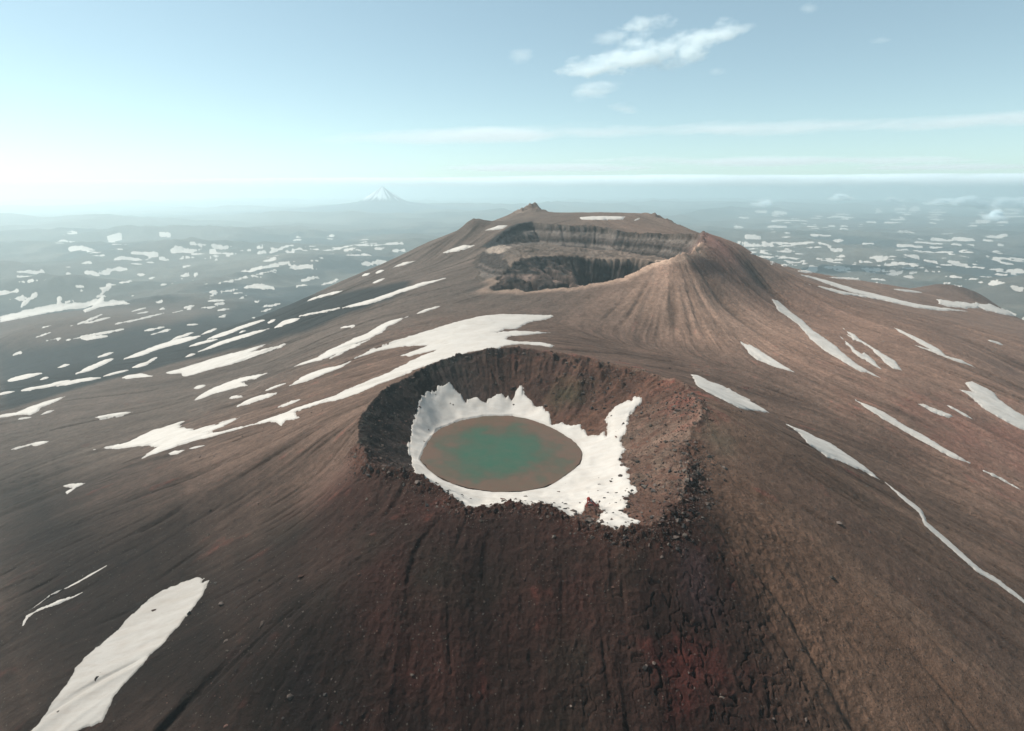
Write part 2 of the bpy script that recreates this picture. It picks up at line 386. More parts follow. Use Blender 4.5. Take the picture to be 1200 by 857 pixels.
# ---------------------------------------------------------------- snow patches: outlines surveyed on the ground, then a sheet that lies on it and thins out under its edge
def hit(px, py, crater=False):
    a, tz = aim(px, py); ci = np.interp(a, az, np.arange(NC)); c = int(np.clip(round(float(ci)), 0, NC-1))
    t = TAN[:, c]; i0 = np.searchsorted(rows, 215.)
    if crater:
        w = np.where((MK['sA'][:, c] < .985) & (rows > 300))[0]
        if len(w): i0 = w[0]
    k = np.where(t[i0:] >= tz)[0]
    if len(k) == 0: return float(ci), float(NR-2)
    k = i0+k[0]; d = (t[k]-t[k-1]); fr = (tz-t[k-1])/d if abs(d) > 1e-9 else 0
    return float(ci), float(k-1+np.clip(fr, 0, 1))
def ribbon(pl_, th):
    p = np.array(pl_, float); seg = np.r_[0, np.cumsum(np.hypot(*np.diff(p, axis=0).T))]; k = max(6, int(seg[-1]/3))
    s = np.linspace(0, seg[-1], k); q = np.stack([np.interp(s, seg, p[:, 0]), np.interp(s, seg, p[:, 1])], 1)
    d = np.gradient(q, axis=0); d /= np.hypot(*d.T)[:, None]+1e-9; nn = np.stack([-d[:, 1], d[:, 0]], 1)
    w = th/2*np.clip(np.minimum(np.arange(k), np.arange(k)[::-1])/(k*.22), .12, 1)**.7
    w = w*(1+.3*rng.standard_normal(k).cumsum()*.35/np.sqrt(k))
    return [tuple(v) for v in q+nn*w[:, None]]+[tuple(v) for v in (q-nn*w[:, None])[::-1]]
def densify(p, step=3.0):
    out = []
    for a, b in zip(p, p[1:]+p[:1]):
        k = max(1, int(math.hypot(b[0]-a[0], b[1]-a[1])/step))
        out += [(a[0]+(b[0]-a[0])*i/k, a[1]+(b[1]-a[1])*i/k) for i in range(k)]
    return out
def sdist(poly, gx, gy):
    p = np.array(poly); q = np.roll(p, -1, 0); d = np.full(gx.shape, 1e9); ins_ = np.zeros(gx.shape, bool)
    for (x0, y0), (x1, y1) in zip(p, q):
        ex, ey = x1-x0, y1-y0; L = ex*ex+ey*ey+1e-12
        t = np.clip(((gx-x0)*ex+(gy-y0)*ey)/L, 0, 1)
        d = np.minimum(d, (gx-x0-t*ex)**2+(gy-y0-t*ey)**2)
        if y0 != y1:
            c = ((y0 > gy) != (y1 > gy)) & (gx < (x1-x0)*(gy-y0)/(y1-y0)+x0); ins_ ^= c
    d = np.sqrt(d); return np.where(ins_, d, -d)
def gmask(px, soft=4.0, amp=0.0):
    """soft 0..1 area of ground inside an outline surveyed by sight lines"""
    p = [hit(a, b) for a, b in densify(px, 12)]; P_ = np.array(p); mg = int(soft*2+8)
    c0, c1 = int(max(P_[:, 0].min()-mg, 0)), int(min(P_[:, 0].max()+mg, NC-1)); r0, r1 = int(max(P_[:, 1].min()-mg, 1)), int(min(P_[:, 1].max()+mg, NR-1))
    gy, gx = np.meshgrid(np.arange(r0, r1+1.), np.arange(c0, c1+1.), indexing='ij')
    out = np.zeros(X.shape); d = sdist(p, gx, gy); sub = (slice(r0, r1+1), slice(c0, c1+1))
    if amp: L = np.clip(RR[sub]*.05, 8, 900); d = d+amp*soft*fbm(X[sub]/L, Y[sub]/L, 1.0, 4, k=2)
    out[sub] = sst(-soft, soft, d); return out

# ---------------------------------------------------------------- ground colours (material of the ground, plus painted shade on one caldera wall; world coordinates)
def mixa(c, k, f): return c*(1-f[..., None])+np.array(k)*f[..., None]
nA = fbm(X, Y, 120, 5, k=1); nB = fbm(X, Y, 34, 4, k=2); nC_ = fbm(X, Y, 600, 4, k=3); nD = fbm(X, Y, 11, 3, .6, k=1)
col = np.zeros(X.shape+(3,)); col[:] = (.105, .090, .078)                      # grey-brown upland
col = mixa(col, (.070, .066, .062), sst(-.1, .5, nC_)*.7)
right = sst(-150, 700, X+.25*(1500-Y)*0+nA*120)*sst(500, 900, Y+X*.4)
col = mixa(col, (.150, .106, .083), right)
col = mixa(col, (.175, .118, .090), right*sst(.0, .6, nA+.4*S2*.3)*.3)
col = mixa(col, (.10, .070, .058), right*sst(.1, .7, -nA+.25*S1)*.5)
col = mixa(col, (.19, .095, .075), right*np.clip(bump(X, Y, 900, 800, 420, 260)+.5*nB-.4, 0, 1)*.7)
col = mixa(col, (.23, .175, .138), np.clip(cone*1.3+.2*nB-.25, 0, 1)*.6)
tan = np.exp(-((MK['sP']-1.05)/.07)**2)*np.where(MK['sP'] > .99, 1, 0)
col = mixa(col, (.34, .27, .215), tan*.75*sst(1250, 1350, Y))
col = mixa(col, (.045, .037, .035), bump(X, Y, 470, 1400, 62, 30)*.9)
summit = bump(X, Y, 250, 2350, 900, 420); col = mixa(col, (.14, .118, .10), np.clip(summit, 0, 1)*.7)
leftf = (1-sst(-250, 100, X))*sst(650, 1200, Y); col = mixa(col, (.125, .105, .092), leftf*.6*onmtn)
# near cone
rn = np.hypot(X-10, Y-600)
nearc = (1-sst(360, 760, rn+nA*90))
col = mixa(col, (.090, .064, .051), nearc)
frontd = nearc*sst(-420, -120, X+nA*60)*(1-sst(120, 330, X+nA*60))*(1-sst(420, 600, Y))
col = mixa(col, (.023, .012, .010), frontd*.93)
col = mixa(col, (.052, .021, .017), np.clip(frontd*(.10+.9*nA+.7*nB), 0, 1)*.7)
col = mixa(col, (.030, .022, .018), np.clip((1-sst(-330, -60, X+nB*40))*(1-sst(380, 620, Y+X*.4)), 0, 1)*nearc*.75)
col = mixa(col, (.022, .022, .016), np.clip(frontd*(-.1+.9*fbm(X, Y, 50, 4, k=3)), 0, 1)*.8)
rightn = nearc*sst(150, 260, X)*(1-sst(500, 900, Y))
col = mixa(col, (.115, .078, .056), rightn*.7)
col = mixa(col, (.060, .040, .031), np.clip(rightn*(.3*S4+.1-.6*nA), 0, 1)*.8)
col = mixa(col, (.110, .020, .018), np.clip(bump(X, Y, 120, 318, 46, 34)*.9+.6*nD-.5+.4*nB, 0, 1)*.5)   # oxidised red scar
# near crater inside
ins = np.where(MK['sA'] < 1, 1.0, 0.0); aA = MK['aA']
wl = ins*(1-floorA)
col = mixa(col, (.105, .062, .048), wl)
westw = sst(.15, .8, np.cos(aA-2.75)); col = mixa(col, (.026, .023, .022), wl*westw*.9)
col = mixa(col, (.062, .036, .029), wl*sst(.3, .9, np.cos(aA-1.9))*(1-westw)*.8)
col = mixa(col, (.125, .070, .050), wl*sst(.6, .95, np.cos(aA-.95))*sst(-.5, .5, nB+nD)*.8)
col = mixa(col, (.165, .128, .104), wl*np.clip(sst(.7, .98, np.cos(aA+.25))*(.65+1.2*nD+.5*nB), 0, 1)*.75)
col = mixa(col, (.048, .050, .030), wl*np.clip(bump(X, Y, 75, 745, 30, 30)+.5*nD-.1, 0, 1)*.8)
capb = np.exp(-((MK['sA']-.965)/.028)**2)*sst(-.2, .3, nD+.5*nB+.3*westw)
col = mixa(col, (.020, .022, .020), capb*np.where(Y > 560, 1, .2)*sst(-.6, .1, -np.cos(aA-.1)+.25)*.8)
redk = np.clip(bump(X, Y, 205, 655, 38, 60)*1.3+.6*bump(X, Y, 120, 830, 100, 30)+.8*nD+.6*nB+.2*S4-.55, 0, 1); col = mixa(col, (.15, .048, .038), redk*.7)
col = mixa(col, (.045, .042, .032), np.clip(bump(X, Y, 222, 560, 26, 34)+.4*nD-.2, 0, 1)*.85)
col = mixa(col, (.085, .060, .046), floorA)
col = mixa(col, (.26, .03, .025), np.clip(ob*1.5, 0, 1)*.85)
rimband = np.exp(-((MK['sA']-1.03)/.06)**2)*np.where(Y < 560, 1, .0)*nearc; col = mixa(col, (.050, .024, .018), rimband*.7)
# caldera / pit walls: layered lavas, bands follow height
lay = vnoise((Z+3*nB)/4.2, Z*0+3.7)*.7+vnoise((Z+6*nB)/11, Z*0+1.7)
wC = np.where(inC & (MK['sC'] > .74) & (Y > 1500), 1.0, 0.0)
col = mixa(col, (.066, .059, .055), wC)
col = mixa(col, (.135, .125, .115), wC*sst(.1, .6, lay)*.75); col = mixa(col, (.03, .028, .027), wC*sst(.05, .6, -lay)*.85)
ledge = wC*sst(.955, .975, MK['sC']); col = mixa(col, (.06, .052, .045), ledge*.8)
bn = np.where(inC & (MK['sC'] <= .74) & (Y > 1500), 1.0, 0.0); col = mixa(col, (.135, .12, .105), bn*.7)
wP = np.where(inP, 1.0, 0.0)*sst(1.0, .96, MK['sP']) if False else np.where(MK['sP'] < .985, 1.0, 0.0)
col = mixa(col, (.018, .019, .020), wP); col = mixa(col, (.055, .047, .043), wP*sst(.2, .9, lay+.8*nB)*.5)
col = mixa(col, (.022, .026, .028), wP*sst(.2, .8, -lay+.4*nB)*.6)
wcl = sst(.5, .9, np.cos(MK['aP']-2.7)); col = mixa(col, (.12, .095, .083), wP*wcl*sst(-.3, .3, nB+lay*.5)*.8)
redr = bump(X, Y, 530, 1540, 60, 90); col = mixa(col, (.15, .085, .075), redr*.7)
# streaks of sorted debris
f = 1+(-.32*np.clip(-S1-1.2, 0, 1.5)*(1-cone)*sl+.13*S2*sl+.10*S1*sl*(1-e2)+.10*S4*e2*(1-.6*frontd)+.08*S3*e2*(1-.5*frontd))*(1-.75*wC)
col = col*np.clip(f, .55, 1.6)[..., None]
# plain
plc = np.zeros_like(col); plc[:] = (.085, .078, .068)
plc = mixa(plc, (.060, .060, .052), sst(-.2, .4, fbm(X, Y, 1500, 4, k=2)))
plc = mixa(plc, (.034, .042, .044), sst(.0, .35, fbm(X, Y, 2600, 5, .55, k=1))*.85)
plc = mixa(plc, (.14, .13, .11), sst(.1, .4, fbm(X, Y, 800, 4, k=3))*.5)
plc = mixa(plc, (.022, .026, .028), np.clip(lava*1.5, 0, 1)*.9)
col = mixa(col, (1, 1, 1), pl*0)*(1-pl[..., None])+plc*pl[..., None]
col = mixa(col, (.050, .040, .038), gmask([(805,306),(822,301),(842,306),(848,318),(832,324),(812,318)], 5, 1.0)*.8)
lavam = gmask([(0,414),(100,392),(240,370),(330,352),(400,342),(450,334),(480,330),(460,350),(360,388),(240,418),(130,445),(0,482)], 12, 1.2)
col = mixa(col, (.018, .026, .030), lavam*.9)
col = mixa(col, (.008, .006, .005), gmask([(-20,560),(100,565),(240,600),(340,690),(480,857),(480,880),(-20,880)], 80, .6)*.85)
col = mixa(col, (.130, .084, .060), gmask([(818,530),(850,540),(960,650),(1080,740),(1200,830),(1200,870),(1040,870),(930,770),(850,650)], 26, .9)*.6)
col = mixa(col, (.070, .048, .038), gmask([(850,500),(930,540),(1060,640),(1200,760),(1200,800),(1060,700),(940,610),(860,545)], 14, 1.0)*.6)
col = mixa(col, (.055, .036, .040), gmask([(800,640),(830,650),(850,720),(830,740),(800,700)], 16, 1.2)*.5)
col = mixa(col, (.070, .024, .020), gmask([(790,812),(805,770),(815,745),(838,735),(852,755),(856,800),(830,830),(806,825)], 12, 3.0)*.6)
col = mixa(col, (.012, .017, .021), gmask([(564,290),(585,274),(605,263),(625,259),(622,266),(602,281),(588,291)], 3)*.9)  # shade of the caldera's left wall, painted into the ground colour
col = mixa(col, (.29, .26, .225), gmask([(568,293),(590,287),(600,290),(590,296),(572,297)], 3)*.8)
col = mixa(col, (.07, .058, .052), bump(X, Y, 2000, 2590, 260, 190)*.8)
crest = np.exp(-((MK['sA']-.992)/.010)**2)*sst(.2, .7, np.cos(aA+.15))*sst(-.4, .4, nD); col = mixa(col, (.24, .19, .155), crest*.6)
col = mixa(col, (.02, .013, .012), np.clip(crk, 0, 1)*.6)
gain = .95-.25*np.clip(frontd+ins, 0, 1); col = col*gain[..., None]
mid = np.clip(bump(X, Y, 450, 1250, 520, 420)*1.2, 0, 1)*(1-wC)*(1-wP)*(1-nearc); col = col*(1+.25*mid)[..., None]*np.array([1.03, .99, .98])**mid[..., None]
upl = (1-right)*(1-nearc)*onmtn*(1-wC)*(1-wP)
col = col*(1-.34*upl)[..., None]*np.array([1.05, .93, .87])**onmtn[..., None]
col = np.clip(col, .004, .9)

# ---------------------------------------------------------------- terrain mesh
idx = np.arange(NR*NC).reshape(NR, NC)
Fq = np.stack([idx[:-1, :-1], idx[:-1, 1:], idx[1:, 1:], idx[1:, :-1]], -1).reshape(-1, 4)
clo = np.stack([idx[:-1, -1], idx[:-1, 0], idx[1:, 0], idx[1:, -1]], -1)
Fq = np.vstack([Fq, clo])[:, ::-1]
V = np.stack([X, Y, Z], -1)
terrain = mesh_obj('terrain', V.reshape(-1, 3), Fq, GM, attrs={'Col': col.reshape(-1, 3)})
tag(terrain, kind='structure')

def snow(poly, label=None, cat='snow patch', group=None, kind=None, crater=False, holes=(), rag=1.0, name='snow_patch', lift=1.0, dirt=1.0, index=False, mx=None, smooth=2, tone=1.0):
    pts_ = poly if index else [hit(x, y, crater) for x, y in densify(poly)]
    P_ = np.array(pts_)
    c0, c1 = int(max(P_[:, 0].min()-4, 0)), int(min(P_[:, 0].max()+5, NC-1)); r0, r1 = int(max(P_[:, 1].min()-4, 1)), int(min(P_[:, 1].max()+5, NR-1))
    up = 3 if (r1-r0)*(c1-c0) < 9000 else 2
    nr_u, nc_u = (r1-r0)*up+1, (c1-c0)*up+1
    gy, gx = np.meshgrid(r0+np.arange(nr_u)/up, c0+np.arange(nc_u)/up, indexing='ij')
    s = sdist(pts_, gx, gy)
    sub = (slice(r0, r1+1), slice(c0, c1+1))
    li = (gy-r0).astype(int).clip(0, r1-r0-1); lj = (gx-c0).astype(int).clip(0, c1-c0-1); wy = gy-r0-li; wx = gx-c0-lj
    def B_(A): A = A[sub]; return (A[li, lj]*(1-wx)+A[li, lj+1]*wx)*(1-wy)+(A[li+1, lj]*(1-wx)+A[li+1, lj+1]*wx)*wy
    x, y, R_ = B_(X), B_(Y), B_(RR)
    L = np.clip(R_*.009, 1.6, 400); q2 = B_(e2)
    nn = vnoise(x/L, y/L, 1)*.8+vnoise(x/L*2.3, y/L*2.3, 2)*.6+vnoise(x/L*5.1, y/L*5.1, 3)*.45
    s = s+rag*(nn+.8*(B_(S4)*q2+B_(S2)*(1-q2)*.8))*np.clip(1.5-s*.06, .15, 1)
    for h in holes:
        hs = sdist([hit(a, b, crater) for a, b in densify(h)] if not isinstance(h, tuple) else h[0], gx, gy)
        s = np.minimum(s, -hs+(.45*nn if isinstance(h, tuple) else rag*.8*nn))
    if mx is not None: s = np.minimum(s, (0.985-B_(MK['sA']))*120)
    T = np.clip(R_*.0011, .5, 6)*lift
    zb = Z[sub].copy()
    for _ in range(smooth):
        q = np.pad(zb, 1, 'edge'); zb = (q[:-2, 1:-1]+q[2:, 1:-1]+q[1:-1, :-2]+q[1:-1, 2:]+zb)/5
    Zk = Z[sub]; Z_s = zb; z = ((Z_s[li, lj]*(1-wx)+Z_s[li, lj+1]*wx)*(1-wy)+(Z_s[li+1, lj]*(1-wx)+Z_s[li+1, lj+1]*wx)*wy)+T*np.clip(s*.55, -1.5, 1)+np.clip(s-2, 0, 6)*.06*T
    use = s > -1.6
    face = use[:-1, :-1] | use[1:, :-1] | use[:-1, 1:] | use[1:, 1:]
    face &= (s[:-1, :-1] > -30)
    fi, fj = np.where(face)
    if len(fi) < 2: return None
    wdt = s.shape[1]; Q = np.stack([fi*wdt+fj, (fi+1)*wdt+fj, (fi+1)*wdt+fj+1, fi*wdt+fj+1], 1)
    u, inv = np.unique(Q, return_inverse=True); Vv = np.stack([x, y, z], -1).reshape(-1, 3)[u]
    dn = np.clip(1-dirt*.22*(1-np.clip(s*.22, 0, 1))**2, .4, 1).reshape(-1)[u]
    o = mesh_obj(name, Vv, inv.reshape(Q.shape), SM, attrs={'Col': tone*np.stack([dn, dn*.985, dn*.97], -1)})
    return tag(o, label, cat, group, kind)
HAZE = 5.2e-5; EXPO = 0.55
# crater snow (outline surveyed on the crater's inner slopes; hidden near side follows the floor)
CR = [(478.7,517),(482.7,501),(486,493),(489,475),(500,461),(515,451),(527,448),(533,456),(541,462),(546,471),(549,468),(552,467),(560,466),(568,472),(570,472),(572,466),(579,464),(588,460),(592,466),(595,461),(600,467),(604,462),(609,452),(612.5,455),(613,463),(623,469),(626,475),(636,476),(641,483),(645,485),(648,497),(658,496),(668,499),(681,497),(684,505),(690,511),(701,512),(707,507),(710,513),(713,506),(713,500),(709,492),(713,484),(719,477),(732,471),(740,469),(748,464),(751,471),(744,482),(737,491),(734,504),(729,517),(730,528),(727,539),(736,550),(736,558),(737,565),(748,576),(738,580),(732,584),(736,593),(728,599),(737,607),(748,611),(741,616),(737,623),(721,624),(708,616),(700,611),(704,603),(712,600),(703,596),(700,588),(695,587),(688,590),(684,599),(676,603),(665,608),(650,606),(620,600),(580,600),(545,600),(520,590),(500,574),(488,556),(482,545),(480,533)]
LKH = [hit(a, b, True) for a, b in densify(lake_px)]
def ringcap(x, y, sub):   # keep inside the crater, below the near rim
    return (0.985-MK['sA'][sub])*120
snow(CR, 'wide ring of old white snow wrapped round the green crater lake', crater=True, tone=1.0, holes=[(LKH,)], rag=1.3, mx=ringcap, lift=1.5, dirt=1.2, smooth=14)
PATCH = lambda p, l, **k: snow(p, l, **k)
PATCH([(32,860),(45,848),(80,798),(100,770),(135,740),(165,710),(190,693),(220,680),(232,676),(240,678),(238,682),(245,680),(243,687),(240,695),(225,715),(205,738),(185,760),(165,778),(155,792),(140,808),(126,830),(120,845),(100,852),(85,860),(60,875),(20,875)], 'largest tongue-shaped snow patch alone on the dark slope in the bottom left corner', rag=1.2, tone=.70, dirt=1.5)
PATCH([(27,733),(30,722),(45,713),(75,702),(110,688),(85,702),(50,714),(33,724)], 'thin hooked snow strip above the large bottom left snow tongue')
PATCH(ribbon([(34,716),(60,697),(90,683),(125,663)], 2.2), 'hair-thin snow line running uphill from the hooked strip at lower left', rag=.4)
PATCH([(70,570),(88,566),(105,565),(90,572),(78,580),(74,578),(83,573)], 'small ragged snow patch alone on brown ground near the left edge')
PATCH([(110,527),(150,518),(180,504),(205,497),(214,494),(210,502),(230,503),(255,497),(262,494),(280,490),(262,500),(248,505),(238,508),(262,505),(285,500),(300,496),(320,488),(335,484),(345,479),(375,470),(398,462),(370,475),(345,484),(350,490),(335,493),(330,499),(322,495),(310,496),(290,500),(255,510),(220,519),(180,533),(165,538),(172,532),(185,524),(165,523),(135,526)], 'broad jagged snow field left of the near crater with a long thin neck')
PATCH([(196,532),(205,528),(217,527),(208,533),(199,534)], 'tiny snow fleck just under the jagged snow field left of the crater', rag=.6)
PATCH(ribbon([(222,526),(240,522)], 2.6), 'short snow sliver right of the tiny fleck under the jagged snow field', rag=.4)
PATCH([(415,421),(433,410),(445,406),(460,401),(500,388),(530,379),(560,371),(590,368),(620,369),(648,369),(650,371),(640,375),(625,377),(612,381),(605,386),(592,386),(582,390),(597,388),(625,389),(650,390),(625,392),(600,394),(594,398),(610,401),(632,401),(650,405),(646,407),(630,405),(610,403),(595,405),(580,408),(555,412),(520,421),(490,432),(470,441),(440,452),(420,461),(400,468),(375,473),(398,461),(430,447),(455,437),(480,424),(505,413),(512,410),(498,413),(480,418),(470,417),(495,408),(500,405),(485,405),(460,408),(440,412)], 'largest snow field, filling the saddle between the two craters', rag=1.2, tone=.92)
PATCH([(340,452),(350,445),(352,443),(365,437),(377,433),(400,428),(418,420),(400,431),(382,438),(360,447),(345,451)], 'snow streak ending left of the saddle snow field, below a parallel band', rag=.9)
PATCH([(343,430),(356,425),(370,420),(385,411),(400,404),(415,397),(430,391),(445,382),(455,377),(478,371),(465,378),(455,382),(447,390),(430,398),(405,410),(385,419),(370,424)], 'long white snow band above and left of the saddle snow field', rag=1.1)
PATCH(ribbon([(387,420),(410,408),(433,398)], 3.5), 'narrow snow strip hugging the underside of the long band left of the saddle')
PATCH(ribbon([(488,368),(502,363),(516,359)], 2.5), 'faint snow wisp above the upper left end of the saddle snow field')
PATCH([(194,437),(210,433),(225,428),(255,419),(285,411),(310,404),(302,409),(294,413),(315,408),(338,402),(330,407),(320,411),(295,420),(270,427),(240,435),(218,442),(212,438),(200,438)], 'bold pointed snow wedge on the left slope, forked at its upper right tip', rag=1.1)
PATCH([(226,470),(238,461),(250,455),(282,443),(314,437),(300,444),(284,448),(290,452),(275,455),(250,462),(240,466)], 'leaf-shaped snow patch under the forked snow wedge on the left slope')
PATCH(ribbon([(228,455),(240,452)], 3.2), 'snow dot between the forked wedge and the leaf-shaped patch', rag=.5)
PATCH(ribbon([(311,458),(323,453),(335,449)], 2.6), 'short slanting snow strip right of the leaf-shaped patch')
PATCH(ribbon([(268,466),(286,465)], 2.4), 'small level snow dash under the right end of the leaf-shaped patch')
PATCH(ribbon([(279,476),(300,468),(324,461)], 4.8), 'cigar-shaped snow strip above the neck of the jagged snow field')
PATCH(ribbon([(325,478),(352,468)], 2.6), 'thin snow sliver just above the neck of the jagged snow field')
PATCH(ribbon([(107,490),(130,487),(155,483)], 3), 'lone flat snow strip on grey slope above the jagged snow field')
PATCH([(0,487),(20,484),(35,477),(50,472),(70,466),(79,464),(66,471),(50,477),(45,482),(35,487),(25,486),(0,489)], 'curved snow patch touching the left edge on the grey slope')
PATCH(ribbon([(45,487),(63,481)], 2.5), 'snow splinter tucked under the curved patch at the left edge')
PATCH(ribbon([(20,492),(37,489)], 2.2), 'lowest faint snow splinter under the curved patch at the left edge')
PATCH([(8,528),(25,523),(42,518),(60,516),(55,519),(42,523),(36,522),(20,526)], 'low thin snow strip near the left edge, above the brown flank')
# right flank of the far cone
PATCH([(904,350),(912,353),(919,359),(943,378),(957,390),(976,403),(985,411),(996,420),(1006,428),(1016,433.6),(1031.6,443),(1016,437),(1010,436),(998,430),(979,419),(966,411),(957,403),(950,398),(943,390),(938,383),(932,378),(913,365),(905,354)], 'longest solid snow strip on the brown flank right of the far crater', rag=.8)
PATCH([(866,399),(871,402),(880,405),(891,411),(910,423),(930,436),(910,431),(888,422),(877,413)], 'short tapered snow strip left of and below the longest flank strip', rag=.8)
PATCH([(988.5,385),(994,389),(999.5,390.5),(1016,403),(1024,407),(1032.5,414),(1043.5,420),(1051,425),(1057,434.5),(1047,432),(1039,427),(1034,422),(1023,411),(1009,401.5),(998,398),(990,391),(996,393)], 'upper of two close snow streaks on the right brown flank, thicker one', rag=.8)
PATCH([(983,393),(990,398),(998,405),(1010.5,416),(1012,412),(1021.5,420),(1031.6,432),(1020,426),(1005,418),(996,409)], 'lower slimmer snow streak close beside the thicker streak on the right flank', rag=.8)
PATCH([(1043.5,382),(1059,388.5),(1083,399.5),(1099,409),(1109,417),(1127,422),(1143.7,431),(1119,424),(1099,416),(1092,410),(1085,407),(1067,396),(1055,389.5)], 'slender snow streak with a thin lower branch high on the right flank', rag=.6)
PATCH(ribbon([(1069,404),(1091,411),(1107,417)], 2.6), 'thin lower snow branch joining the slender streak high on the right flank', rag=.5)
PATCH([(1130,449),(1139,447),(1150.6,453),(1162.5,459),(1170.5,468),(1188,481),(1200,488),(1222,500),(1218,515),(1206,507),(1188,498.6),(1174,491),(1150.6,477),(1135,463),(1125,457),(1141,460)], 'large notched snow patch at the right edge of the flank', rag=.8)
PATCH([(1079,474),(1095,479),(1109,484),(1121,489),(1107,489),(1091,483)], 'feathery snow smear just left of the large notched patch', rag=1.4)
PATCH(ribbon([(1107,474),(1123,482),(1141,492)], 3), 'thin snow wisp between the feathery smear and the large notched patch')
PATCH(ribbon([(1002,469),(1030,484),(1060,502),(1090,519),(1115,533),(1137,543)], 7.5), 'long even snow ribbon running down the middle of the right flank', rag=.7)
PATCH(ribbon([(1153,552),(1171,560),(1198,575)], 3), 'thin snow thread continuing beyond the lower end of the long even ribbon')
PATCH([(808,438),(818,440),(830,446),(846,452),(877,468),(902,484),(880,481),(867,479),(850,470),(831,461),(818,453)], 'pale snow strip right behind the red rim of the near crater', rag=.9)
PATCH([(921,497),(940,504),(959,513.6),(975,521),(992,532),(1012,546),(1032,563),(1009,551),(995,545),(984,540),(970,537),(959,528),(945,518),(936,508)], 'swollen snow patch at the head of the snow-filled gully', rag=.9)
PATCH(ribbon([(1037,565),(1057,582),(1079,600),(1085,614),(1107,633),(1146,668),(1169,681),(1200,705),(1220,720)], 5.5), 'snow-filled gully line winding down to the right edge', rag=.5)
PATCH(ribbon([(938,322),(960,328),(1000,341),(1040,351),(1075,359),(1100,362),(1135,365)], 4.6), 'bright snow line along the skyline of the right shoulder', rag=.7)
PATCH(ribbon([(948,333),(985,343),(1030,350),(1060,355)], 2.6), 'fainter snow line just below the bright skyline snow line')
PATCH([(1096,350),(1115,354),(1135,354),(1160,357),(1180,364),(1200,372),(1175,369),(1150,362),(1120,361),(1100,356)], 'snow apron below the dark hump on the right shoulder', rag=1.2)
PATCH(ribbon([(1048,339),(1080,343)], 2.2), 'thin snow dash on the shoulder left of the dark hump', rag=.4)
PATCH(ribbon([(1158,399),(1175,404)], 2.2), 'tiny snow dash high near the right edge under the snow apron', rag=.4)
PATCH([(679,255),(700,253.6),(733,254),(731,257.5),(700,258),(682,257.5)], 'flat white snow strip on the summit behind the cliffs', rag=.4)
PATCH(ribbon([(743,258.5),(750,256)], 2.6), 'small snow dot right of the flat summit strip', rag=.3)
PATCH([(520,296),(530,291),(545,287),(556,288),(545,293),(523,297)], 'oval snow patch on the left shoulder below the knoll', rag=.6)
PATCH([(569,270),(583,265),(595,264.5),(590,268),(578,270)], 'snow patch beside the dark shaded cliff left of the summit', rag=.4)
PATCH([(460,314),(472,308),(487,306),(473,311)], 'small snow patch on the left skyline slope below the oval patch', rag=.5)
PATCH(ribbon([(400,361),(425,356),(440,352),(470,341),(500,332),(523,326)], 4.2), 'long thin snow line crossing the left slope below the skyline', rag=.6)
PATCH(ribbon([(350,371),(375,366),(402,361)], 2.6), 'dash of snow on the left slope joining the left end of the long thin line')
PATCH(ribbon([(360,353),(378,347),(402,341)], 2.8), 'separate snow streak above the long thin line on the left slope')
PATCH([(0,371),(25,365),(38,362),(63,357.5),(100,355),(108,352),(120,343),(117,337.5),(128,332.5),(136,333.5),(130,338),(120,345),(112,353),(118,347),(123,346),(122,354),(143,352.5),(152,356),(117,360),(100,366.5),(97,364),(107,359),(83,362),(58,366.5),(33,371.5),(0,378)], 'branching white snow ribbon filling a valley on the left plain', rag=.5)
